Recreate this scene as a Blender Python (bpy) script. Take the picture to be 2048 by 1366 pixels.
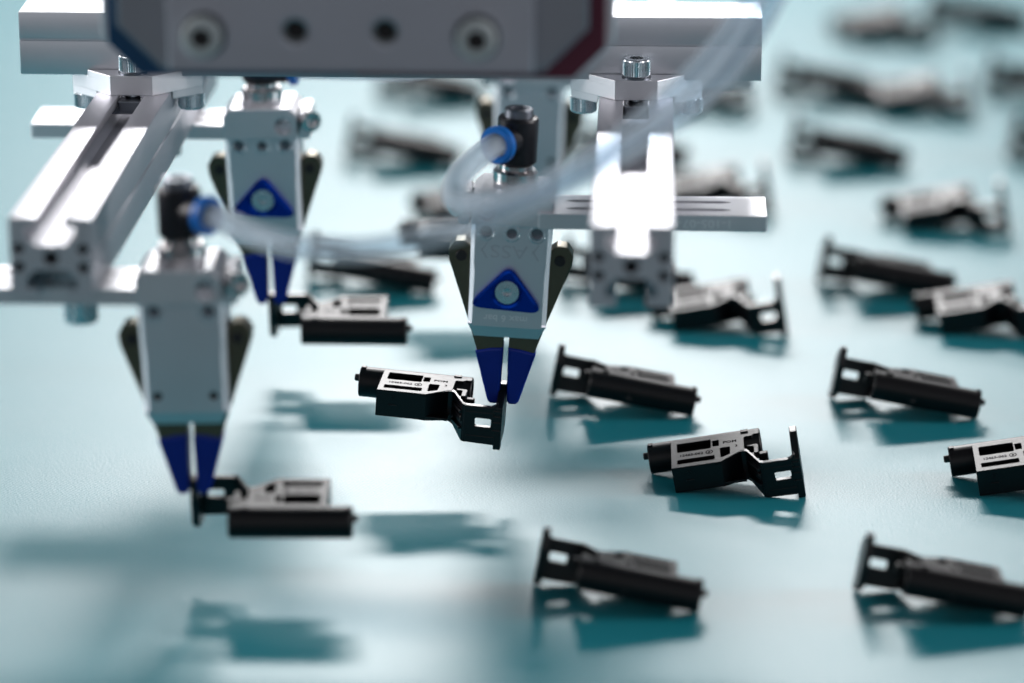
import bpy, bmesh, math, random
from mathutils import Matrix, Vector

# ------------------------------------------------------------------ scene, camera, light
S = 0.001                                   # everything below is written in millimetres
scene = bpy.context.scene
for o in list(bpy.data.objects):
    bpy.data.objects.remove(o)
COL = scene.collection
R = math.radians

CAM_H, CAM_PITCH, CAM_LENS = 416.6, 17.39, 130.1
cam = bpy.data.cameras.new('camera')
camo = bpy.data.objects.new('camera', cam)
COL.objects.link(camo)
camo.location = (0, 0, CAM_H * S)
camo.rotation_euler = (R(90 - CAM_PITCH), 0, 0)
cam.lens = CAM_LENS
cam.sensor_width = 36
cam.clip_start = 0.05
cam.clip_end = 50
cam.dof.use_dof = True
cam.dof.focus_distance = 1.236
cam.dof.aperture_fstop = 4.0
cam.dof.aperture_blades = 0
scene.camera = camo

world = bpy.data.worlds.new('World')
scene.world = world
world.use_nodes = True
bg = world.node_tree.nodes['Background']
bg.inputs['Color'].default_value = (0.78, 0.80, 0.88, 1)
bg.inputs['Strength'].default_value = 0.09

def area(name, loc, target, sx, sy, power, color=(1, 1, 1)):
    l = bpy.data.lights.new(name, 'AREA')
    l.shape = 'RECTANGLE'
    l.size, l.size_y = sx * S, sy * S
    l.energy = power
    l.color = color
    o = bpy.data.objects.new(name, l)
    COL.objects.link(o)
    o.location = Vector(loc) * S
    d = (Vector(target) - Vector(loc))
    o.rotation_euler = d.to_track_quat('-Z', 'Y').to_euler()
    return o
# long lamp row across the far side of the line: shadows fall towards the camera
area('back_lamp_row', (0, 2930, 955), (0, 1170, 0), 600, 110, 23.5, (1.0, 0.985, 0.985))
# broad diffuser below it: the sheen on the belt
area('back_diffuser', (-100, 3600, 860), (0, 1200, 0), 2800, 320, 13.5, (0.99, 0.99, 1.0))
area('left_softbox', (-1300, 1250, 560), (0, 1200, 100), 320, 1000, 15, (1.0, 0.97, 0.98))
area('right_softbox', (1400, 1150, 600), (0, 1200, 100), 320, 1000, 13, (1.0, 0.96, 0.98))
# weak room light from the camera side
area('front_softbox', (0, -500, 700), (-40, 1200, 100), 2400, 1300, 4.5, (0.93, 0.95, 1.0))

vs = scene.view_settings
scene.display_settings.display_device = 'sRGB'
vs.view_transform = 'Standard'
vs.look = 'None'
vs.exposure = 0.0
vs.gamma = 1.0
vs.use_curve_mapping = False
scene.render.engine = 'CYCLES'
scene.cycles.max_bounces = 10
scene.cycles.transparent_max_bounces = 16

# ------------------------------------------------------------------ materials
def mat(name, col, rough=0.5, metal=0.0, bump=0.0, bscale=800, bdist=0.0002, var=0.0, vscale=60,
        spec=0.5, coat=0.0, rvar=0.0, stretch=None):
    m = bpy.data.materials.new(name)
    m.use_nodes = True
    nt = m.node_tree
    b = nt.nodes['Principled BSDF']
    b.inputs['Base Color'].default_value = (*col, 1)
    b.inputs['Roughness'].default_value = rough
    b.inputs['Metallic'].default_value = metal
    b.inputs['Specular IOR Level'].default_value = spec
    b.inputs['Coat Weight'].default_value = coat
    tc = nt.nodes.new('ShaderNodeTexCoord')
    src = tc.outputs['Object']
    if stretch:
        mp = nt.nodes.new('ShaderNodeMapping')
        mp.inputs['Scale'].default_value = stretch
        nt.links.new(src, mp.inputs['Vector'])
        src = mp.outputs['Vector']
    if bump:
        n = nt.nodes.new('ShaderNodeTexNoise')
        n.inputs['Scale'].default_value = bscale
        n.inputs['Detail'].default_value = 4
        nt.links.new(src, n.inputs['Vector'])
        bp = nt.nodes.new('ShaderNodeBump')
        bp.inputs['Strength'].default_value = bump
        bp.inputs['Distance'].default_value = bdist
        nt.links.new(n.outputs['Fac'], bp.inputs['Height'])
        nt.links.new(bp.outputs['Normal'], b.inputs['Normal'])
    if var or rvar:
        n2 = nt.nodes.new('ShaderNodeTexNoise')
        n2.inputs['Scale'].default_value = vscale
        n2.inputs['Detail'].default_value = 5
        nt.links.new(src, n2.inputs['Vector'])
        if var:
            mx = nt.nodes.new('ShaderNodeMix')
            mx.data_type = 'RGBA'
            mx.inputs['A'].default_value = (*[c * (1 - var) for c in col], 1)
            mx.inputs['B'].default_value = (*[min(1, c * (1 + var)) for c in col], 1)
            nt.links.new(n2.outputs['Fac'], mx.inputs['Factor'])
            nt.links.new(mx.outputs['Result'], b.inputs['Base Color'])
        if rvar:
            mr = nt.nodes.new('ShaderNodeMapRange')
            mr.inputs['To Min'].default_value = rough - rvar
            mr.inputs['To Max'].default_value = rough + rvar
            nt.links.new(n2.outputs['Fac'], mr.inputs['Value'])
            nt.links.new(mr.outputs['Result'], b.inputs['Roughness'])
    return m

M = {}
M['alu'] = mat('anodised_aluminium', (0.74, 0.75, 0.79), 0.42, 1.0, 0.25, 2600, 0.00006, 0.06, 40, rvar=0.05)
M['alu_bright'] = mat('milled_aluminium', (0.76, 0.76, 0.79), 0.46, 1.0, 0.25, 1800, 0.00006, 0.05, 50, rvar=0.06)
M['alu_rail'] = mat('rail_aluminium', (0.66, 0.66, 0.70), 0.52, 1.0, 0.25, 1800, 0.00006, 0.05, 50, rvar=0.05)
M['alu_dark'] = mat('grey_aluminium', (0.33, 0.35, 0.39), 0.45, 1.0, 0.2, 2000, 0.00006, 0.06, 40)
M['alu_mid'] = mat('grey_plate', (0.52, 0.54, 0.60), 0.45, 1.0, 0.2, 2000, 0.00006, 0.06, 40)
M['zinc'] = mat('zinc_steel', (0.70, 0.75, 0.79), 0.27, 1.0, 0.2, 1500, 0.00005, 0.12, 300, rvar=0.08)
M['zinc_bright'] = mat('bright_zinc', (0.72, 0.78, 0.78), 0.25, 0.45, 0.1, 900, 0.00005, 0.1, 200)
M['steel'] = mat('dark_steel', (0.20, 0.22, 0.25), 0.38, 1.0, 0.35, 900, 0.00008, 0.1, 200, stretch=(1, 1, 8))
M['chrome'] = mat('nickel_plate', (0.72, 0.70, 0.70), 0.2, 1.0)
M['pom'] = mat('black_moulded_plastic', (0.0015, 0.0016, 0.0028), 0.42, 0.0, 0.5, 2600, 0.00005, 0, rvar=0.04, vscale=900, spec=0.33)
M['pom_gloss'] = mat('black_smooth_plastic', (0.0015, 0.0015, 0.0028), 0.3, 0.0, 0.2, 1800, 0.00004, 0, spec=0.45)
M['ink'] = mat('recessed_black', (0.002, 0.002, 0.003), 0.9, 0, spec=0.0)
M['black'] = mat('black_fitting_plastic', (0.006, 0.006, 0.01), 0.36, 0.0, 0.2, 1500, 0.00005)
M['bore'] = mat('bore_black', (0.012, 0.011, 0.013), 0.6)
M['blue_ano'] = mat('blue_anodised', (0.004, 0.05, 0.42), 0.24, 1.0, 0.1, 2000, 0.00004)
M['blue_rubber'] = mat('blue_rubber', (0.0005, 0.02, 0.27), 0.4, 0.0, 0.25, 1200, 0.00006, 0.1, 150, spec=0.3)
M['blue_ring'] = mat('blue_release_ring', (0.008, 0.17, 0.60), 0.33, 0.0, 0.1, 900, 0.00006)
M['olive'] = mat('olive_steel', (0.14, 0.125, 0.09), 0.4, 1.0, 0.3, 1200, 0.00008, 0.15, 120)
M['blue_plate'] = mat('blue_plate', (0.008, 0.07, 0.17), 0.4, 0.3)
M['red_plate'] = mat('red_plate', (0.13, 0.022, 0.045), 0.4, 0.3)
M['print'] = mat('etched_print', (0.92, 0.94, 0.96), 0.8, 0.0)
M['logo'] = mat('etched_logo', (0.6, 0.62, 0.66), 0.8, 0.3)

def hose_material():
    m = bpy.data.materials.new('clear_hose')
    m.use_nodes = True
    nt = m.node_tree
    b = nt.nodes['Principled BSDF']
    b.inputs['Base Color'].default_value = (0.86, 0.90, 0.94, 1)
    b.inputs['Roughness'].default_value = 0.12
    tr = nt.nodes.new('ShaderNodeBsdfTransparent')
    tr.inputs['Color'].default_value = (0.90, 0.94, 0.97, 1)
    tl = nt.nodes.new('ShaderNodeBsdfTranslucent')
    tl.inputs['Color'].default_value = (0.97, 0.98, 1.0, 1)
    a1 = nt.nodes.new('ShaderNodeMixShader')
    a1.inputs[0].default_value = 0.6
    nt.links.new(b.outputs[0], a1.inputs[1])
    nt.links.new(tl.outputs[0], a1.inputs[2])
    fr = nt.nodes.new('ShaderNodeLayerWeight')
    fr.inputs['Blend'].default_value = 0.35
    mr = nt.nodes.new('ShaderNodeMapRange')
    mr.inputs['To Min'].default_value = 0.12
    mr.inputs['To Max'].default_value = 0.7
    nt.links.new(fr.outputs['Facing'], mr.inputs['Value'])
    mx = nt.nodes.new('ShaderNodeMixShader')
    nt.links.new(mr.outputs['Result'], mx.inputs[0])
    nt.links.new(tr.outputs[0], mx.inputs[1])
    nt.links.new(a1.outputs[0], mx.inputs[2])
    nt.links.new(mx.outputs[0], nt.nodes['Material Output'].inputs['Surface'])
    return m
M['hose'] = hose_material()

def belt_material():
    m = bpy.data.materials.new('teal_belt')
    m.use_nodes = True
    nt = m.node_tree
    b = nt.nodes['Principled BSDF']
    tc = nt.nodes.new('ShaderNodeTexCoord')
    n1 = nt.nodes.new('ShaderNodeTexNoise')
    n1.inputs['Scale'].default_value = 7
    n1.inputs['Detail'].default_value = 8
    nt.links.new(tc.outputs['Object'], n1.inputs['Vector'])
    mx = nt.nodes.new('ShaderNodeMix')
    mx.data_type = 'RGBA'
    mx.inputs['A'].default_value = (0.002, 0.185, 0.23, 1)
    mx.inputs['B'].default_value = (0.003, 0.235, 0.285, 1)
    nt.links.new(n1.outputs['Fac'], mx.inputs['Factor'])
    nt.links.new(mx.outputs['Result'], b.inputs['Base Color'])
    mr = nt.nodes.new('ShaderNodeMapRange')
    mr.inputs['To Min'].default_value = 0.40
    mr.inputs['To Max'].default_value = 0.50
    nt.links.new(n1.outputs['Fac'], mr.inputs['Value'])
    nt.links.new(mr.outputs['Result'], b.inputs['Roughness'])
    b.inputs['Specular IOR Level'].default_value = 0.9
    # diagonal weave of the belt cloth + fine grain
    w1 = nt.nodes.new('ShaderNodeTexWave')
    w1.wave_type = 'BANDS'
    w1.bands_direction = 'DIAGONAL'
    w1.inputs['Scale'].default_value = 430
    w1.inputs['Distortion'].default_value = 2.5
    w1.inputs['Detail'].default_value = 2
    w1.inputs['Detail Scale'].default_value = 2
    nt.links.new(tc.outputs['Object'], w1.inputs['Vector'])
    n2 = nt.nodes.new('ShaderNodeTexNoise')
    n2.inputs['Scale'].default_value = 1100
    n2.inputs['Detail'].default_value = 3
    nt.links.new(tc.outputs['Object'], n2.inputs['Vector'])
    ad = nt.nodes.new('ShaderNodeMath')
    ad.operation = 'MULTIPLY_ADD'
    ad.inputs[1].default_value = 0.25
    nt.links.new(w1.outputs['Fac'], ad.inputs[0])
    nt.links.new(n2.outputs['Fac'], ad.inputs[2])
    bp = nt.nodes.new('ShaderNodeBump')
    bp.inputs['Strength'].default_value = 0.5
    bp.inputs['Distance'].default_value = 0.00018
    nt.links.new(ad.outputs[0], bp.inputs['Height'])
    nt.links.new(bp.outputs['Normal'], b.inputs['Normal'])
    return m
M['belt'] = belt_material()

# ------------------------------------------------------------------ mesh helpers (millimetres)
def T(x=0, y=0, z=0): return Matrix.Translation((x, y, z))
def RX(a): return Matrix.Rotation(R(a), 4, 'X')
def RY(a): return Matrix.Rotation(R(a), 4, 'Y')
def RZ(a): return Matrix.Rotation(R(a), 4, 'Z')
def along(d, loc=(0, 0, 0)):                 # matrix that turns local +Z to direction d
    return Matrix.Translation(loc) @ Vector(d).to_track_quat('Z', 'Y').to_matrix().to_4x4()
XZ = RX(90)                                  # 2D (x, y) -> (x, z); thickness runs to -y

def rounded(poly, r, n=4):
    """polygon with its corners rounded; r number or list"""
    out = []
    k = len(poly)
    for i, p in enumerate(poly):
        rr = r[i] if isinstance(r, (list, tuple)) else r
        p = Vector(p); a = Vector(poly[i - 1]); b = Vector(poly[(i + 1) % k])
        if rr <= 0:
            out.append(tuple(p)); continue
        d1 = (a - p).normalized(); d2 = (b - p).normalized()
        ang = d1.angle(d2)
        t = min(rr / math.tan(ang / 2), (a - p).length * .48, (b - p).length * .48)
        p1 = p + d1 * t; p2 = p + d2 * t
        for j in range(n + 1):
            s = j / n
            out.append(tuple((1 - s) ** 2 * p1 + 2 * s * (1 - s) * p + s * s * p2))
    return out
def rect(x0, y0, x1, y1, r=0):
    return rounded([(x0, y0), (x1, y0), (x1, y1), (x0, y1)], r, 3)
def circ(x, y, r, n=24):
    return [(x + r * math.cos(2 * math.pi * i / n), y + r * math.sin(2 * math.pi * i / n)) for i in range(n)]

class MB:
    def __init__(s): s.v = []; s.f = []
    def add(s, vs_, fs_, m=None):
        o = len(s.v)
        for v in vs_:
            v = Vector(v)
            s.v.append(m @ v if m else v)
        s.f += [tuple(i + o for i in f) for f in fs_]
        return s
    def addmesh(s, me, m=None):
        return s.add([v.co.copy() for v in me.vertices], [tuple(p.vertices) for p in me.polygons], m)
    def box(s, x0, y0, z0, x1, y1, z1, bev=0.25, m=None):
        bm = bmesh.new()
        bmesh.ops.create_cube(bm, size=1)
        for v in bm.verts:
            v.co = Vector(((x0 + x1) / 2 + v.co.x * (x1 - x0), (y0 + y1) / 2 + v.co.y * (y1 - y0), (z0 + z1) / 2 + v.co.z * (z1 - z0)))
        if bev:
            bmesh.ops.bevel(bm, geom=bm.edges[:], offset=bev, segments=2, affect='EDGES', profile=0.5)
        bm.verts.index_update()
        s.add([v.co.copy() for v in bm.verts], [tuple(v.index for v in f.verts) for f in bm.faces], m)
        bm.free()
        return s
    def lathe(s, prof, n=32, m=None, knurl=None):
        """profile [(r, z)...] about Z; closed at both ends"""
        vs_, fs_ = [], []
        for k, (r, z) in enumerate(prof):
            for i in range(n):
                a = 2 * math.pi * i / n
                rr = r - (knurl[1] if knurl and k in knurl[0] and i % 2 else 0)
                vs_.append((rr * math.cos(a), rr * math.sin(a), z))
        for k in range(len(prof) - 1):
            for i in range(n):
                j = (i + 1) % n
                fs_.append((k * n + i, k * n + j, (k + 1) * n + j, (k + 1) * n + i))
        if prof[0] != prof[-1]:
            fs_.append(tuple(range(n - 1, -1, -1)))
            fs_.append(tuple((len(prof) - 1) * n + i for i in range(n)))
        else:
            fs_ = fs_
        return s.add(vs_, fs_, m)
    def ex(s, loops, t, bev=0.0, m=None):
        """filled 2D outline (first loop) with holes, thickness t from z=0 to z=t, edges rounded by bev"""
        def area2(lp):
            return 0.5 * sum(lp[i - 1][0] * lp[i][1] - lp[i][0] * lp[i - 1][1] for i in range(len(lp)))
        want = abs(area2(loops[0])) - sum(abs(area2(l)) for l in loops[1:])
        jr = random.Random(1)
        for attempt in range(6):              # the curve fill can fail on degenerate outlines: nudge and retry
            cu = bpy.data.curves.new('tmp', 'CURVE')
            cu.dimensions = '2D'
            cu.fill_mode = 'BOTH'
            cu.extrude = max(t / 2 - bev, 0.0001)
            cu.bevel_depth = bev
            cu.bevel_resolution = 1
            cu.offset = -bev
            j = 0.004 * attempt
            for lp in loops:
                sp = cu.splines.new('POLY')
                sp.points.add(len(lp) - 1)
                for p, q in zip(sp.points, lp):
                    p.co = (q[0] + jr.uniform(-j, j), q[1] + jr.uniform(-j, j), 0, 1)
                sp.use_cyclic_u = True
            ob = bpy.data.objects.new('tmp', cu)
            me = bpy.data.meshes.new_from_object(ob)
            got = sum(p.area for p in me.polygons if p.normal.z > 0.99)
            peri = sum((Vector(lp[i]) - Vector(lp[i - 1])).length for lp in loops for i in range(len(lp)))
            ok = abs(got - (want - bev * peri)) < 0.05 * want
            if ok or attempt == 5:
                mm = T(0, 0, t / 2)
                s.addmesh(me, (m @ mm) if m else mm)
            if not ok: print('FILL RETRY', attempt, got, want, len(loops))
            bpy.data.objects.remove(ob); bpy.data.curves.remove(cu); bpy.data.meshes.remove(me)
            if ok: break
        return s
    def text(s, body, size, m, depth=0.03, bold=0.0):
        cu = bpy.data.curves.new('tmp', 'FONT')
        cu.body = body
        cu.size = size
        cu.extrude = depth
        cu.offset = bold
        cu.align_x = 'CENTER'
        cu.align_y = 'CENTER'
        cu.resolution_u = 3
        ob = bpy.data.objects.new('tmp', cu)
        me = bpy.data.meshes.new_from_object(ob)
        s.addmesh(me, m)
        bpy.data.objects.remove(ob); bpy.data.curves.remove(cu); bpy.data.meshes.remove(me)
        return s
    def build(s, name, material, parent=None, smooth=20):
        me = bpy.data.meshes.new(name)
        me.from_pydata([tuple(v * S) for v in s.v], [], s.f)
        bm = bmesh.new()
        bm.from_mesh(me)
        bmesh.ops.remove_doubles(bm, verts=bm.verts[:], dist=1e-7)
        bmesh.ops.recalc_face_normals(bm, faces=bm.faces[:])
        bm.to_mesh(me)
        bm.free()
        if smooth:
            me.polygons.foreach_set('use_smooth', [True] * len(me.polygons))
            me.set_sharp_from_angle(angle=R(smooth))
        me.materials.append(material)
        o = bpy.data.objects.new(name, me)
        COL.objects.link(o)
        if parent: o.parent = parent
        return o

def tag(o, label=None, cat=None, group=None, kind=None):
    if label: o['label'] = label
    if cat: o['category'] = cat
    if group: o['group'] = group
    if kind: o['kind'] = kind
    return o
def empty(name, label, cat, group=None, loc=(0, 0, 0), rot=(0, 0, 0)):
    o = bpy.data.objects.new(name, None)
    o.empty_display_size = 0.01
    COL.objects.link(o)
    o.location = Vector(loc) * S
    o.rotation_euler = [R(a) for a in rot]
    return tag(o, label, cat, group)
def copy_tree(o, parent=None):
    c = o.copy()
    COL.objects.link(c)
    c.parent = parent
    for ch in list(o.children):
        copy_tree(ch, c)
    return c
def tree(o):
    yield o
    for ch in o.children:
        yield from tree(ch)

# rig frame: origin at the right rail clamp, u along the beam, v away along the rails
YAW = -2.3
RO = Vector((42, 1218, 0))
def W(u, v, z):
    a = R(YAW)
    return (RO.x + u * math.cos(a) - v * math.sin(a), RO.y + u * math.sin(a) + v * math.cos(a), z)
def rig(name, label, cat, u, v, z, group=None, rz=0, rot=(0, 0)):
    return empty(name, label, cat, group, W(u, v, z), (rot[0], rot[1], YAW + rz))

# ------------------------------------------------------------------ the belt
b = MB()
b.add([(-1500, 860, 0), (1500, 860, 0), (1500, 4200, 0), (-1500, 4200, 0)], [(0, 1, 2, 3)])
tag(b.build('conveyor_belt', M['belt'], smooth=0), kind='structure')

# ------------------------------------------------------------------ the moulded part
def make_part():
    root = empty('connector_housing', 'x', 'plastic part')
    # tube along x at the back: full at both ends, open towards the windows in the middle
    cy, cz, r = 18.0, 4.8, 4.8
    tb = MB()
    def ring(x, a0, a1, n, rr):
        return [(x, cy + rr * math.cos(a0 + (a1 - a0) * i / n), cz + rr * math.sin(a0 + (a1 - a0) * i / n)) for i in range(n + 1)]
    tb.lathe([(3.2, 0.5), (3.2, 0.0), (4.5, 0.0), (4.8, 0.3), (4.8, 9.6), (3.9, 9.6), (3.9, 0.5), (3.2, 0.5)], 32, T(0, cy, cz) @ RY(90))
    tb.lathe([(4.8, 32.5), (4.8, 38.8), (4.5, 39.1), (3.6, 39.1), (3.6, 32.5), (4.8, 32.5)], 32, T(0, cy, cz) @ RY(90))
    n = 20                                    # middle shell
    for rr, flip in ((4.8, 0), (3.9, 1)):
        A = ring(9.4, R(-150), R(100), n, rr); B = ring(32.7, R(-150), R(100), n, rr)
        tb.add(A + B, [(i, i + 1, n + 2 + i, n + 1 + i) for i in range(n)])
    tb.box(0.0, cy - 0.5, cz - 3, 0.4, cy + 0.5, cz + 3, 0)
    tb.lathe([(3.3, 0.35), (3.3, 0.6)], 24, T(0, cy, cz) @ RY(90))
    tb.box(0.3, cy - 0.7, cz + 4.5, 2.0, cy + 0.9, cz + 5.15, 0.1)
    tb.box(32.6, cy - 0.7, cz + 4.5, 35.2, cy + 0.9, cz + 5.2, 0.1)
    tb.box(0.0, cy + 4.3, cz - 0.25, 39, cy + 5.0, cz + 0.3, 0.1)
    tube = tb.build('tube', M['pom'], root)
    MB().lathe([(0.85, -1.9), (1.15, -1.6), (1.15, 0.6)], 12, T(0, cy, cz + 1.2) @ RY(90)).build('locating_pin', M['pom_gloss'], root)
    # small black plastic stud standing in for a hole in the tube side
    MB().lathe([(0.6, 0), (0.75, 0.12), (0.75, -0.3)], 12, along((0, 1, 0), (24, cy + 4.75, cz - 1.6))).build('side_stud', M['pom_gloss'], tube)
    # top plate with its windows, thin web into the tube
    P = MB()
    outline = rounded([(8.3, 0), (25.2, 0), (32.2, 5.4), (33.6, 5.4), (33.6, 14.6), (36.2, 14.6), (37, 15.6), (39, 15.6), (39, 18.4), (8.3, 18.4)],
                      [0.3, 0.4, 0.5, 0.3, 0.8, 0.4, 0.4, 0.6, 0, 0])
    holes = [rect(10.4, 10.2, 22.1, 15.9, 0.5), rect(22.7, 11.0, 24.9, 14.8, 0.35), rect(10.4, 2.3, 23.2, 5.0, 0.35), rounded([(25.4, 2.6), (28.5, 4.6), (28.7, 9.3), (25.2, 9.3)], 0.6)]
    P.ex([outline] + holes, 1.05, 0.14, T(0, 0, 8.55))
    plate = P.build('marked_plate', M['pom'], root)
    tx = MB()
    tx.text('12465-062', 1.95, T(15.3, 7.6, 9.61) @ Matrix.Diagonal((0.98, 1, 1, 1)), 0.02, 0.05)
    tx.text('POM', 2.1, T(28.7, 12.6, 9.61) @ Matrix.Diagonal((1.1, 1, 1, 1)), 0.02, 0.05)
    tx.text('3', 1.9, T(30.9, 9.2, 9.61), 0.02, 0.05)
    tx.ex([circ(21.5, 7.7, 1.3), circ(21.5, 7.7, 0.95)], 0.03, 0, T(0, 0, 9.59))
    tx.ex([circ(21.5, 7.6, 0.5, 14)], 0.03, 0, T(0, 0, 9.59))
    tx.build('moulded_lettering', M['ink'], plate, smooth=0)
    # front wall that jogs back and out again
    wl = MB()
    def strip(pts, t, mb):
        """pts: (x, y, z0, z1) wall of thickness t towards +y"""
        vs_, fs_ = [], []
        for (x, y, z0, z1) in pts:
            vs_ += [(x, y, z0), (x, y, z1), (x, y + t, z1), (x, y + t, z0)]
        for i in range(len(pts) - 1):
            a, c = i * 4, i * 4 + 4
            for k in range(4):
                fs_.append((a + k, a + (k + 1) % 4, c + (k + 1) % 4, c + k))
        fs_.append((0, 1, 2, 3)); e = (len(pts) - 1) * 4
        fs_.append((e + 3, e + 2, e + 1, e))
        mb.add(vs_, fs_)
    strip([(8.3, 0, 1.1, 9.3), (8.6, -0.03, 0.9, 9.3), (22.5, -0.03, 0.9, 9.3), (25.3, 0.1, 0.7, 9.3), (32.3, 5.2, -0.5, 9.5), (34.0, 5.0, -0.9, 9.4)], 1.5, wl)
    wl.box(8.32, 0.1, 1.0, 9.8, 15.5, 8.7, 0.2)
    wl.box(32.0, 6.0, 1.0, 33.4, 15.5, 8.7, 0.2)
    wl.box(8.5, 0.3, 1.2, 33, 15.5, 2.0, 0.1)
    wl.box(12.6, -0.35, 4.4, 15.4, 0.3, 5.0, 0.15)
    wl.ex([circ(14.0, 7.2, 0.8, 16), circ(14.0, 7.2, 0.45, 16)], 0.25, 0, XZ)
    wall = wl.build('side_wall', M['pom_gloss'], root)
    # ribbed facet that leads out to the arm
    fc = MB()
    strip([(33.4, 5.2, -0.9, 9.5), (34.4, 4.6, -1.3, 9.5), (38.4, -3.2, -3.3, 9.0), (39.6, -3.5, -3.5, 8.8)], 1.6, fc)
    d = Vector((4.0, -7.8, 0)); dn = d.normalized(); nn = Vector((-dn.y * -1, 0, 0))
    ang = math.degrees(math.atan2(d.y, d.x))
    for z0, z1, pr in ((5.8, 6.8, 1.0), (2.8, 4.8, 0.55), (0.4, 1.3, 1.0)):
        fc.box(0.6, -pr, z0, 8.6, 0.6, z1, 0.2, T(34.3, 4.7, 0) @ RZ(ang))
    fc.build('ribbed_facet', M['pom_gloss'], root)
    # arm with its slot
    ar = MB()
    ar.ex([rounded([(39.0, -3.5), (50.5, -3.8), (50.5, 10.4), (49.2, 9.2), (48.0, 8.8), (39.0, 8.8)], [0.2, 0.2, 0.2, 1.2, 1.0, 0.3]),
           rect(42.8, 2.0, 48.4, 4.8, 0.6)], 1.9, 0.25, T(0, -1.7, 0) @ XZ)
    ar.box(39.6, -3.75, 6.3, 49.6, -3.3, 6.9, 0.15)
    ar.box(40.0, -3.75, -1.6, 49.8, -3.3, -1.0, 0.15)
    ar.build('arm', M['pom_gloss'], root)
    # hook inside the notch
    hk = MB()
    hk.ex([rounded([(34.4, 11.6), (37.6, 11.6), (38.3, 10.8), (38.3, 5.5), (36.6, 5.5), (36.6, 10.0), (34.4, 10.4)], 0.3)], 2.2, 0.2, T(0, 0, 6.0))
    hk.box(33.0, 5.8, 5.6, 37.6, 8.0, 7.2, 0.2)
    hk.box(38.0, 6.5, 3.2, 41.2, 9.0, 6.8, 0.5)
    hk.build('latch_hook', M['pom'], root)
    # flange: upright plate across the end, narrow tab on top and a foot below
    fl = MB()
    prof = rounded([(-3.7, -4.2), (-3.4, -5.2), (-0.6, -5.2), (0.0, -3.8), (6.4, -3.4), (9.2, -1.0), (10.2, 8.0), (9.4, 13.6), (5.4, 13.6), (3.8, 12.4), (-1.6, 9.9), (-3.7, 8.8)],
                   [0.3, 0.2, 0.2, 0.6, 1.2, 2, 1.2, 0.5, 0.4, 0.8, 1.0, 0.4])
    # 2D (a, b) -> (y, z), thickness along x
    fl.ex([prof], 2.5, 0.3, Matrix(((0, 0, 1, 49.6), (1, 0, 0, 0), (0, 1, 0, 0), (0, 0, 0, 1))))
    for z in (7.0, 5.2, 3.2, 0.6):
        fl.box(49.0, -4.0, z, 51.6, -2.6, z + 0.9, 0.25)
    fl.build('flange', M['pom_gloss'], root)
    for o in tree(root):
        if o.type == 'MESH':
            o.data.transform(Matrix.Diagonal((0.975, 1.08, 1.06, 1)))
    return root
proto = make_part()
PART_Z = []
def drop_z(rot):
    """height that puts the lowest point of the part on the belt"""
    mlow = 1e9
    for o in tree(proto):
        if o.type == 'MESH':
            for v in o.data.vertices:
                mlow = min(mlow, (rot @ v.co).z)
    return -mlow / S
used = [False]
def part(center, rz, ry, rx, label, group, z=None):
    """center: where the middle of the part (26, 9, 0) comes to lie"""
    o = copy_tree(proto) if used[0] else proto
    used[0] = True
    rot = (RZ(rz) @ RY(ry) @ RX(rx))
    zz = drop_z(rot) if z is None else z
    off = rot @ Vector((25.4, 9.5, 0))
    o.location = Vector((center[0] - off.x, center[1] - off.y, zz if z is None else z - off.z)) * S
    o.rotation_euler = rot.to_euler()
    tag(o, label, 'plastic part', group)
    return o

PA, PB = 'black plastic housing with its marked plate in front, ', 'black plastic housing with its tube in front, '
GA, GB = 'housings on the belt with the marked plate in front', 'housings on the belt with the tube in front'
FA = PA + 'far back on the belt'
FB = PB + 'far back on the belt'
rnd = random.Random(4)
A_SPOTS = [(72, 1170, PA + 'lying alone, flange upright, lettering readable'), (173, 1167, PA + 'lettering readable, its flange out of view'),
           (79, 1350, PA + 'partly behind a rail end'), (180, 1346, PA + 'its end overlapping another housing'),
           (85, 1522, PA + 'showing just above the numbered bar'), (181, 1490, PA + 'glossy plate, beyond the overlapping pair'),
           (-16, 1497, PA + 'half behind the printed gripper'), (190, 1692, FA), (189, 1845, FA), (88, 1700, FA), (286, 1492, FA)]
B_SPOTS = [(39, 1248, PB + 'beside the blue fingers of the printed gripper'), (139, 1245, PB + 'behind the housing with readable lettering'),
           (32, 1060, PB + 'lying clear in front of all grippers'), (131, 1055, PB + 'its pin end out of view'),
           (146, 1392, PB + 'its tube end overlapped by another housing'), (-56, 1398, PB + 'crossed by the clear air hose'),
           (44, 1392, PB + 'half behind a rail end'), (-49, 1592, PB + 'between two grippers'), (148, 1590, FB), (151, 1716, FB),
           (251, 1716, FB), (-39, 1712, PB + 'just under the cross beam edge'), (51, 1592, PB + 'behind the slotted rail'), (247, 1592, FB), (-44, 1850, FB), (240, 1870, FB)]
for (x, y, lab) in A_SPOTS:
    part((x, y), -2.3 + rnd.uniform(-1.2, 1.2), -9.8, 8.0, lab, GA)
for (x, y, lab) in B_SPOTS:
    part((x, y + 4), 177.7 + rnd.uniform(-1.2, 1.2), -10.4, 8.0, lab, GB)

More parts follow.
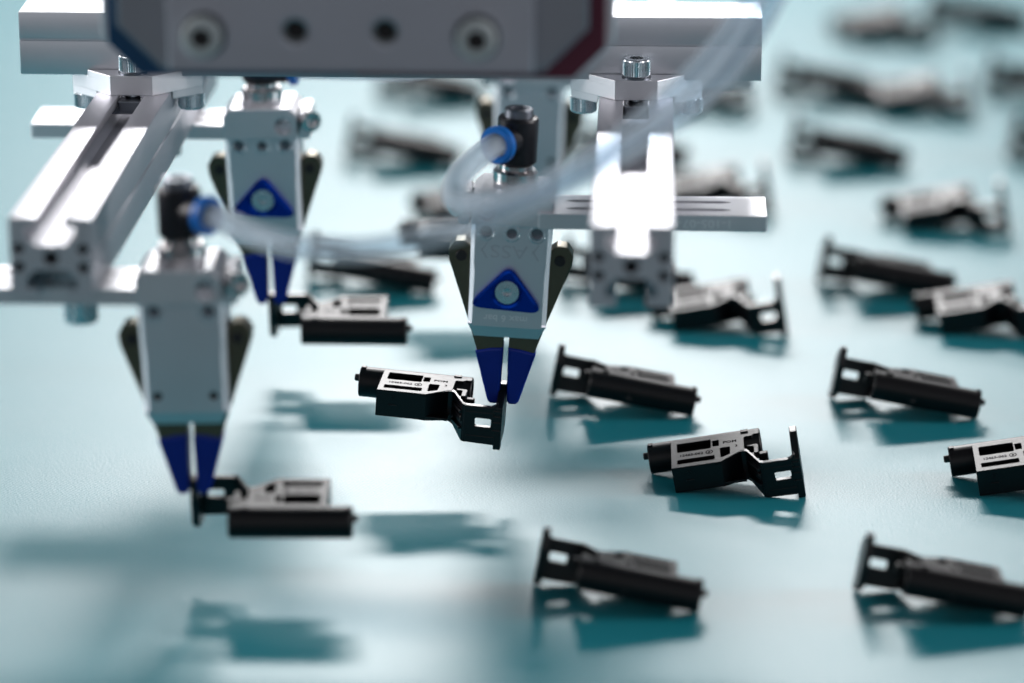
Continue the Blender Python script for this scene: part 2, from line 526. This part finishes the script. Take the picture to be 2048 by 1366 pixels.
# ------------------------------------------------------------------ socket screw
def cap_screw(mb, m, d=9.4, hgt=6.0):
    r = d / 2
    mb.lathe([(r - .2, 0), (r, 0.25), (r, hgt - 0.8), (r - 0.25, hgt - .3), (r - 0.7, hgt), (r * .60, hgt), (r * .60, hgt - 2.4)], 80, m, knurl=((1, 2), 0.22))
    hexo = [(r * .56 * math.cos(R(60 * i + 10)), r * .56 * math.sin(R(60 * i + 10))) for i in range(6)]
    mb.ex([circ(0, 0, r * .62, 24), hexo], 0.35, 0.04, m @ T(0, 0, hgt - .33))
    return mb
def screw_parts(parent, m, d=9.4, hgt=6.0, washer=True, name='socket_screw', material=None):
    o = cap_screw(MB(), m, d, hgt).build(name, material or M['zinc'], parent, 20)
    MB().ex([[(d * .29 * math.cos(R(60 * i + 10)), d * .29 * math.sin(R(60 * i + 10))) for i in range(6)]], 0.2, 0, m @ T(0, 0, hgt - 2.2)).build('hex_socket', M['bore'], o)
    if washer:
        MB().lathe([(d / 2 - .1, -1.0), (d / 2 + .25, -0.9), (d / 2 + .25, -0.35), (d / 2 - .1, 0)], 40, m).build('washer', M['steel'], o)
    return o

# ------------------------------------------------------------------ beam across the rails
BZ = 127.6
beam = rig('cross_beam', 'grey anodised aluminium cross beam lying across both slotted rails', 'beam', 0, 0, BZ)
bm_ = MB()
prof = rounded([(0, 0), (25, 0), (25, 21.6), (0, 21.6), (0, 12.6), (0.45, 12.3), (0.45, 11.9), (0, 11.6)], [0.4, .4, .5, .5, .1, 0, 0, .1], 2)
bm_.ex([prof], 251, 0.15, T(-209, 0, 0) @ Matrix(((0, 0, 1, 0), (1, 0, 0, 0), (0, 1, 0, 0), (0, 0, 0, 1))))
bm_.build('profile', M['alu'], beam)

# ------------------------------------------------------------------ slotted rails
def make_rail(name, label, u, v0, v1, rz=0):
    root = rig(name, label, 'rail', u, 0, 97.8, 'slotted aluminium rails', rz)
    w, hgt, so, si = 12.5, 25.0, 4.35, 7.6
    lip, dep = 3.0, 8.6
    half = [(so, hgt), (w, hgt), (w, 13.2), (w - .5, 12.9), (w - .5, 12.1), (w, 11.8), (w, 0), (so, 0), (so, lip), (si, lip), (si, 6.0), (4.6, dep), (-4.6, dep), (-si, 6.0), (-si, lip), (-so, lip), (-so, 0),
            (-w, 0), (-w, 11.8), (-w + .5, 12.1), (-w + .5, 12.9), (-w, 13.2), (-w, hgt), (-so, hgt), (-so, hgt - lip), (-si, hgt - lip), (-si, hgt - 6), (-4.6, hgt - dep), (4.6, hgt - dep), (si, hgt - 6), (si, hgt - lip), (so, hgt - lip)]
    rr = [0.3, 0.9] + [0.1] * 4 + [0.9, 0.3] + [0.15] * 8 + [0.3, 0.9] + [0.1] * 4 + [0.9, 0.3] + [0.15] * 8
    outl = rounded(half, rr[:len(half)] + [0.15] * max(0, len(half) - len(rr)), 2)
    holes = [circ(x, z, 1.7, 14) for x in (-9.7, 9.7) for z in (9.6, 15.4)] + [circ(0, 12.5, 2.3, 18)]
    # (a, b) -> (x, z), extruded along y
    m = MB().ex([outl] + holes, v1 - v0, 0.12, Matrix(((1, 0, 0, 0), (0, 0, 1, v0), (0, 1, 0, 0), (0, 0, 0, 1))))
    m.build('slotted_profile', M['alu_rail'], root)
    nt_ = MB()
    nt_.ex([rounded([(-4.1, -1.2), (4.1, -1.2), (4.1, 10), (-4.1, 10)], [1.5, 1.5, 0.6, 0.6])], 3.4, 0.25, T(0, -12.5, 20.4))
    nt_.ex([rounded([(-6.8, 0), (6.8, 0), (6.8, 10), (-6.8, 10)], .5)], 2.2, 0.2, T(0, -11.5, 19.0))
    nt_.build('slot_nut', M['steel'], root)
    MB().lathe([(2.4, 0), (2.7, .3), (2.4, .6), (2.7, .9), (2.4, 1.2), (2.7, 1.5), (2.4, 1.8), (2.4, 3.0)], 20, T(0, -5.2, 23.2)).build('thread', M['zinc'], root)
    return root
make_rail('slotted_rail', 'aluminium slotted rail that carries the printed gripper', 0, -166, 175)
make_rail('slotted_rail', 'aluminium slotted rail whose end stands beside the gripper without triangle cover', -170.0, -164, 110, -1.1)

# ------------------------------------------------------------------ clamp brackets between beam and rail
def make_bracket(label, u):
    root = rig('clamp_bracket', label, 'clamp', u, 0, 122.8, 'clamp brackets under the cross beam')
    B = MB()
    plan = rounded([(-7.1, -9.6), (7.1, -9.6), (16.0, -0.6), (22.3, 5.7), (22.3, 22), (-22.3, 22), (-22.3, 5.7), (-16, -0.6)], [.3, .3, 0, .4, .5, .5, .4, 0])
    B.ex([plan], 4.8, 0.2)
    top = rounded([(-7.1, -9.6), (7.1, -9.6), (16.2, -0.45), (-16.2, -0.45)], [.3, .3, .15, .15])
    B.ex([top], 2.4, 0.2, T(0, 0, 4.4))
    low = rounded([(-15.5, 0.2), (-22.2, 6.0), (-22.2, 21), (-12.8, 21), (-12.8, -2.2)], .2)
    B.ex([low], 3.0, 0.2, T(0, 0, -2.8))
    B.ex([[(-x, y) for x, y in reversed(low)]], 3.0, 0.2, T(0, 0, -2.8))
    B.build('bracket', M['alu_bright'], root)
    screw_parts(root, T(0, -4.9, 7.7), 9.3, 5.9)
    for s in (-1, 1):
        screw_parts(root, T(s * 18.0, 8.5, -2.9) @ RX(180), 9.2, 5.4, False)
    return root
make_bracket('aluminium clamp bracket with knurled screw over the rail of the blue triangle gripper', 0)
make_bracket('aluminium clamp bracket partly behind the blue side of the adapter block', -170.0)

# ------------------------------------------------------------------ adapter block of the handling head
ad = rig('adapter_block', 'grey handling head adapter block with blue and red sides above the cross beam', 'adapter', -83.3, -157.5, 0)
AZ = 165.5
def octo(hw, z0, ch, top=240):
    return [(-hw + ch, z0), (hw - ch, z0), (hw, z0 + ch), (hw, top), (-hw, top), (-hw, z0 + ch)]
VEX = lambda y1: T(0, y1, 0) @ XZ           # extrude from y1 towards the camera side
MB().ex([octo(69.8, AZ, 13)], 14, 0.9, VEX(20)).build('main_block', M['alu_dark'], ad)
fp = MB()
fx = [(-54.0 + 0), 54.0]
screws = [-43.4, 37.3]; bores = [-16.2, 10.3]
fp.ex([rounded([(-54, AZ + .8), (54, AZ + .8), (54, 240), (-54, 240)], .3)] + [circ(x, 178.5, 3.6, 24) for x in bores] + [circ(x, 177.3, 6.7, 28) for x in screws], 7, 0.9, VEX(6.5))
fpo = fp.build('front_plate', M['alu_mid'], ad)
for x in bores:
    MB().lathe([(3.8, 0), (3.8, 5), (5.6, 6.7), (5.4, 6.8), (3.4, 5.2), (3.4, 0)], 24, T(x, 6.3, 178.5) @ RX(90)).build('bore_ring', M['zinc_bright'], fpo)
    MB().ex([circ(x, 178.5, 3.7, 24)], .4, 0, VEX(5.6)).build('bore_bottom', M['bore'], fpo)
for x in screws:
    screw_parts(fpo, T(x, 3.5, 177.3) @ RX(90), 11.8, 8.5, True, material=M['zinc_bright'])
for sgn, nm, mt in ((-1, 'blue_side', 'blue_plate'), (1, 'red_side', 'red_plate')):
    pts = [(0, AZ - 5), (65, AZ - 5), (74.6, AZ + 4.6), (74.6, 240), (0, 240)]
    pts = [(sgn * x, z) for x, z in pts]
    if sgn < 0: pts = pts[::-1]
    MB().ex([rounded(pts, .2)], 8, 0.4, VEX(27.5)).build(nm, M[mt], ad)
MB().ex([octo(77.6, AZ - 3.5, 8)], 8, 1.0, VEX(35)).build('back_plate', M['alu_bright'], ad)
MB().box(-60, 34, AZ + 8, 60, 182, 240, 0.5).build('body', M['alu_dark'], ad)
MB().box(-52, 158.5, BZ + 21.6, 52, 181, AZ + 9, 0.5).build('spacer', M['alu'], ad)

# ------------------------------------------------------------------ mounting bars under the rails
def make_bar(label, u0, u1, v, textside=None):
    root = rig('mounting_bar', label, 'bar', 0, v, 92.6, 'mounting bars under the rails')
    m = MB()
    slots = []
    for y in (-4.8, 4.6):
        slots.append(rounded([(u0 + 12, y - 1.5), (u1 - 14.5, y - 1.5), (u1 - 11.0, y), (u1 - 14.5, y + 1.5), (u0 + 12, y + 1.5), (u0 + 8.5, y)], [.3, .3, .2, .3, .3, .2]))
    m.ex([rounded([(u0, -12), (u1, -12), (u1, 12), (u0, 12)], 0.6)], 3.6, 0.15)
    m.ex([rounded([(u0, -12), (u1, -12), (u1, 12), (u0, 12)], 0.6)] + slots, 1.8, 0.15, T(0, 0, 3.4))
    m.build('flat_bar', M['alu_bright'], root)
    if textside:
        MB().text('1-105-07-0', 3.9, T(textside, -12.03, 2.5) @ XZ @ RZ(180) @ Matrix.Diagonal((1.15, 1, 1, 1)), 0.02).build('etched_number', M['print'], root, 0)
    return root
bolt_lab = {}
b1 = make_bar('slotted aluminium bar with an etched number on its front edge', -31, 43, -51, 22)
b2 = make_bar('aluminium bar under the rail end, holding the gripper without triangle cover', -232, -146, -141.5)
b3 = make_bar('aluminium bar with slots holding the gripper hung behind the adapter block', -215, -140, 62)
b4 = make_bar('aluminium bar mostly behind the cross beam, holding the rearmost gripper', -31, 43, 146)
for bo, u in ((b1, 0), (b2, -168.4), (b3, -168.4), (b4, 0)):
    screw_parts(bo, T(u, 0, -0.8) @ RX(180), 10.5, 8.0, True, 'fixing_bolt')

# ------------------------------------------------------------------ grippers
TIP = 29.5
def make_gripper(label, u, v, side, front, port, tilt=0, dz=0, rz=0, cover=True, portz=90.0, fit=True):
    """side: +1 the bar comes in from the right; front: True shows the cover and the print"""
    g = rig('gripper', label, 'gripper', u, v, TIP + dz, 'pneumatic grippers on the rails', rz=rz)
    g.rotation_euler = (0, R(tilt), R(YAW + rz))
    # body
    B = MB()
    outl = rounded([(-11.5, 28), (11.5, 28), (11.5, 68), (-11.5, 68)], [0, 0, .4, .4])
    xs = (-8.3, 0.1, 8.3) if cover else (-8.3, 8.3)
    HZ = 60.2
    hl = [circ(x, HZ, 2.2 if abs(x) > 1 else 1.7, 20) for x in xs]
    hl2 = [] if cover else [circ(x, 33.5, 1.4, 20) for x in (-8.6, 8.6)]
    B.ex([outl] + hl + hl2, 18, 0.12, T(0, 9, 0) @ XZ)
    for s in (-1, 1):                         # chamfered flanks, slightly waisted half way up
        vs_ = []
        for z, w, c in ((27.9, 12.9, 2.0), (40, 12.9, 2.1), (50, 13.0, 1.2), (58, 13.2, 1.3), (68, 13.2, 1.3)):
            vs_ += [(s * 11.3, -8.96, z), (s * (w - c), -8.96, z), (s * w, -8.9 + c, z), (s * w, 8.9 - c, z), (s * (w - c), 8.96, z), (s * 11.3, 8.96, z)]
        fs_ = [(0, 1, 2, 3, 4, 5), (24, 25, 26, 27, 28, 29)]
        for k in range(4):
            for i in range(6):
                j = (i + 1) % 6
                fs_.append((k * 6 + i, k * 6 + j, k * 6 + 6 + j, k * 6 + 6 + i))
        B.add(vs_, fs_)
    t0, t1 = (12.9, 9, 28.9), (10.6, 8.3, 24.5)
    vs_ = []
    for (hx, hy, z) in (t1, t0):
        vs_ += [(-hx, -hy, z), (hx, -hy, z), (hx, hy, z), (-hx, hy, z)]
    B.add(vs_, [(0, 1, 2, 3), (4, 5, 6, 7), (0, 1, 5, 4), (1, 2, 6, 5), (2, 3, 7, 6), (3, 0, 4, 7)])
    body = B.build('body', M['alu'], g)
    for x in xs:
        MB().lathe([(2.25, 0), (2.25, 2.5), (2.9, 3.35), (2.7, 3.4), (1.9, 2.6), (1.9, 0)], 24, T(x, -5.7, HZ) @ RX(90)).build('screw_hole', M['zinc'], body)
        MB().ex([circ(x, HZ, 2.2, 20)], .3, 0, T(0, -6.2, 0) @ XZ).build('hole_bottom', M['steel'], body)
    for x in ((-8.6, 8.6) if not cover else ()):
        MB().ex([circ(x, 33.5, 1.6, 20)], .3, 0, T(0, -7.0, 0) @ XZ).build('hole_bottom', M['bore'], body)
    # jaws: long levers between the body halves, rubber-coated fingers
    for s in (-1, 1):
        pts = [(0.9, 22), (1.2, 10), (1.45, 0.8), (4.6, 0.4), (9.7, 18.6), (13.5, 30), (20.1, 48.5), (20.5, 52), (18.6, 55), (15.2, 55.4), (12.2, 53), (11, 40), (3, 27), (0.9, 25.5)]
        rr_ = [.3, 0, .3, .8, 0, 0, 1.5, 1.5, 1.5, 1.5, 0, 0, 0, .3]
        P2 = [(s * x, z) for x, z in pts]
        if s < 0: P2 = P2[::-1]; rr_ = rr_[::-1]
        J = MB().ex([rounded(P2, rr_)], 7.6, 0.35, T(0, 3.8, 0) @ XZ)
        jaw = J.build('jaw', M['olive'], g)
        MB().lathe([(1.7, -4.4), (1.85, -4.2), (1.85, 4.2), (1.7, 4.4)], 20, T(s * 16.2, 0, 50.4) @ RX(90)).build('pivot_pin', M['bore'], jaw)
        pad = [(0.75, 19.6), (1.0, 10), (1.25, 1.2), (1.9, 0), (4.3, 0), (5.2, 1.0), (10.1, 18.0), (5.0, 19.2)]
        pad = [(s * x, z) for x, z in pad]
        rp = [.5, 0, .3, .5, .9, .9, .4, 1]
        if s < 0: pad = pad[::-1]; rp = rp[::-1]
        MB().ex([rounded(pad, rp)], 9.0, 0.8, T(0, 4.5, 0) @ XZ).build('finger_pad', M['blue_rubber'], jaw)
    # triangular cover
    if cover:
        tri = rounded([(-13.2, 34.4), (13.2, 34.4), (0, 50.0)], [2.6, 2.6, 3.2], 6)
        tm = T(-0.4, 0, 40.6) @ RY(2.5) @ T(0, 0, -40.6)
        C = MB().ex([tri, circ(0, 40.7, 4.1, 28)], 2.8, 1.1, tm @ T(0, -8.9, 0) @ XZ)
        cv = C.build('triangle_cover', M['blue_ano'], g)
        MB().lathe([(4.15, 0), (4.15, 2.0), (3.9, 2.25), (1.5, 2.3), (1.1, 1.6), (0.4, 1.5)], 32, tm @ T(0, -8.9, 40.7) @ RX(90)).build('cover_screw', M['zinc'], cv)
    if cover and front:
        MB().text('max 6 bar', 3.3, T(-0.5, -9.04, 31.2) @ XZ @ RZ(180) @ Matrix.Diagonal((1.08, 1, 1, 1)), 0.03).build('print_line', M['print'], body, 0)
        lg = MB().text('ASS', 6.3, T(-0.6, -9.03, 54.2) @ XZ @ RZ(180) @ Matrix.Diagonal((1.25, 1, 1, 1)), 0.02)
        for x in (-8.6, 8.2):
            for k in (-1, 1):
                lg.box(-0.25, -.02, -1.9, 0.25, .02, 1.9, 0, T(x, -9.03, 54.2 + k * 1.15) @ RY(32 * k))
        lg.build('etched_logo', M['logo'], body, 0)
    # clamp block round the bar, split lug and its bolt on the other side
    K = MB()
    zb0, zb1 = 63.4, 74.5
    blk = [(-13.2, zb0), (13.2, zb0), (13.2, zb1 - 2.5), (10.5, zb1), (-10.5, zb1), (-13.2, zb1 - 2.5)]
    K.ex([rounded(blk, [.3, .3, 1, 1, 1, 1]), circ(-side * 8.3, 68.0, 2.9, 22)], 25, 0.5, T(0, 12.6, 0) @ XZ)
    K.box(-7, -6, zb1 - .4, 7, 8, zb1 + 1.2, 0.5)
    kb = K.build('clamp_block', M['alu_bright'], g)
    L = MB()
    x0, x1 = 13.9, 17.6
    sl = [(-side * x for x in (x0, x1))]
    xa, xb = sorted((-side * x0, -side * x1))
    L.box(xa, -11.5, 63.0, xb, 9, 72.8, 0.8)
    xa, xb = sorted((-side * 12.5, -side * 14.5))
    L.box(xa, 2, 63.5, xb, 8, 72, 0.3)
    L.build('clamp_lug', M['alu_bright'], g)
    dirv = Vector((-side * 0.55, -0.83, 0.0)).normalized()
    base = Vector((-side * 15.2, -6.5, 69.4))
    CB = MB().lathe([(3.7, -1), (3.8, 6.0), (3.4, 6.6), (2.3, 6.6), (2.1, 4.5), (0.3, 4.4)], 28, along(dirv, base))
    CB.build('clamp_bolt', M['chrome'], g)
    # push-in fitting
    if fit:
        MB().lathe([(7.0, zb1), (7.3, zb1 + .4), (7.3, zb1 + 4.6), (6.6, zb1 + 5.3), (5.4, zb1 + 5.3)], 6 * 6, None).build('fitting_collar', M['chrome'], g)
        ft = MB().lathe([(5.3, 81.4), (6.0, 82.0), (6.7, 82.6), (6.75, 96.6), (6.3, 97.3), (4.9, 97.4)], 36)
        pd = Vector((*port, 0)).normalized()
        ft.lathe([(5.0, 2), (5.3, 9.0), (5.0, 9.6)], 28, along(pd, (0, 0, portz)))
        fo = ft.build('fitting_body', M['black'], g)
        MB().lathe([(5.0, zb1 + 5.0), (5.5, zb1 + 5.6), (5.5, 81.3), (5.1, 81.8)], 30).build('fitting_ring', M['chrome'], fo)
        MB().lathe([(4.7, 97.2), (4.8, 97.5), (4.7, 99.8), (4.4, 100.2), (2.9, 100.2), (2.7, 98.4), (0.3, 98.3)], 28).build('fitting_top', M['steel'], fo)
        MB().lathe([(4.3, 9.0), (4.3, 10.2), (6.1, 10.4), (6.25, 10.8), (6.25, 12.6), (5.7, 13.2), (4.2, 13.2), (3.95, 12.8), (3.95, 9.0), (4.3, 9.0)], 32, along(pd, (0, 0, portz))).build('release_ring', M['blue_ring'], fo)
    return g
gC = make_gripper('gripper with blue triangle cover and max 6 bar print, holding a housing by its flange', -43.0, -49, 1, True, (-0.50, -0.86), tilt=3.0)
gLF = make_gripper('gripper without triangle cover, two small holes low on its body, beside the rail end', -134.8, -141.5, -1, False, (0.80, -0.60), tilt=-1.6, cover=False)
gLB = make_gripper('gripper with blue triangle cover but no print, its fitting under the cross beam', -131.5, 62, -1, False, (1.0, -0.05), tilt=-1.6, portz=86.5)
gRB = make_gripper('rearmost gripper, only its body showing behind the fitting of the printed gripper', -41.9, 146, 1, False, (1.0, 0.1), tilt=1.0, cover=False)

# housings held by the grippers: the flange stands between the two fingers
def held(g, rz, ry, rx, label, dz=-0.5, du=0):
    o = copy_tree(proto)
    rot = RZ(rz) @ RY(ry) @ RX(rx)
    grip = rot @ Vector((49.57, 7.6, 11.6 + dz))
    tip = Vector(g.location) / S + Vector((du, 0, 3.0))
    o.location = (tip - grip) * S
    o.rotation_euler = rot.to_euler()
    tag(o, label, 'plastic part', 'housings held by grippers')
held(gC, -6.0, 4.2, 2.0, 'black plastic housing with marked plate, held by the gripper with max 6 bar print')
held(gLF, 178.0, 0.5, -8.0, 'black plastic housing held by the gripper without triangle cover', dz=1.5)
held(gLB, 178.0, 0.0, -8.0, 'black plastic housing held by the gripper with triangle cover but no print', dz=2.7)
held(gRB, -4.0, 2.0, 0.0, 'black plastic housing held by the rearmost gripper')

# ------------------------------------------------------------------ air hoses
def hose(label, pts, r=3.9):
    pts = [Vector(p) for p in pts]
    n = len(pts)
    fine = []
    for i in range(n - 1):                    # Catmull-Rom
        p0, p1, p2, p3 = pts[max(i - 1, 0)], pts[i], pts[i + 1], pts[min(i + 2, n - 1)]
        for k in range(8):
            t = k / 8
            fine.append(0.5 * ((2 * p1) + (p2 - p0) * t + (2 * p0 - 5 * p1 + 4 * p2 - p3) * t * t + (3 * p1 - p0 - 3 * p2 + p3) * t ** 3))
    fine.append(pts[-1])
    mb = MB()
    seg = 20
    for rr in (r, r * 0.66):
        vs_, fs_ = [], []
        up = Vector((0, 0, 1))
        for i, p in enumerate(fine):
            d = (fine[min(i + 1, len(fine) - 1)] - fine[max(i - 1, 0)]).normalized()
            a = d.cross(up).normalized(); b2 = a.cross(d).normalized()
            up = b2
            for k in range(seg):
                t = 2 * math.pi * k / seg
                vs_.append(p + a * rr * math.cos(t) + b2 * rr * math.sin(t))
        for i in range(len(fine) - 1):
            for k in range(seg):
                j = (k + 1) % seg
                fs_.append((i * seg + k, i * seg + j, (i + 1) * seg + j, (i + 1) * seg + k))
        mb.add(vs_, fs_)
    o = mb.build('air_hose', M['hose'])
    return tag(o, label, 'hose', 'clear air hoses')
def port_pts(g, port, portz, d0=8.0, d1=16.0):
    mw = Matrix.LocRotScale(Vector(g.location), g.rotation_euler, None)
    pd = Vector((*port, 0)).normalized()
    return [(mw @ ((Vector((0, 0, portz)) + pd * d) * S)) / S for d in (d0, d1)]
hose('clear air hose from the gripper without triangle cover, rising in a long curve',
     port_pts(gLF, (0.80, -0.60), 90) + [(-76.3, 1049.0, 121.0), (-61.2, 1033.4, 121.7), (-40.8, 1021.4, 124.5), (-22.1, 1020.7, 128.9), (-3.4, 1024.5, 134.5), (13.8, 1030.8, 141.0), (31.2, 1037.4, 149.0), (47.4, 1045.3, 157.4), (60.7, 1053.7, 167.4), (70.5, 1062.3, 178.1), (78.2, 1071.1, 189.6), (85.2, 1081.3, 205.5), (90, 1090, 225)])
hose('clear air hose looping out of the fitting of the printed gripper',
     port_pts(gC, (-0.50, -0.86), 90) + [(-16.4, 1130.4, 117.8), (-17.6, 1106.3, 116.5), (-9.7, 1087.0, 120.3), (2.4, 1076.1, 125.6), (15.8, 1069.4, 133.8), (30.6, 1067.4, 144.3), (45.4, 1069.0, 156.1), (58.8, 1073.0, 168.9), (69.3, 1079.2, 181.9), (76.8, 1085.6, 195.7), (84, 1093, 218)])
hose('clear air hose mostly hidden behind the lower edge of the cross beam',
     port_pts(gLB, (1.0, -0.05), 86.5) + [(-40, 1280, 116.5), (-15, 1284, 120), (10, 1292, 128), (35, 1300, 142), (60, 1306, 170), (75, 1308, 215)])
hose('clear air hose from the rearmost gripper, behind the cross beam',
     port_pts(gRB, (1.0, 0.1), 90) + [(40, 1372, 124), (60, 1374, 140), (70, 1372, 175), (76, 1366, 225)])
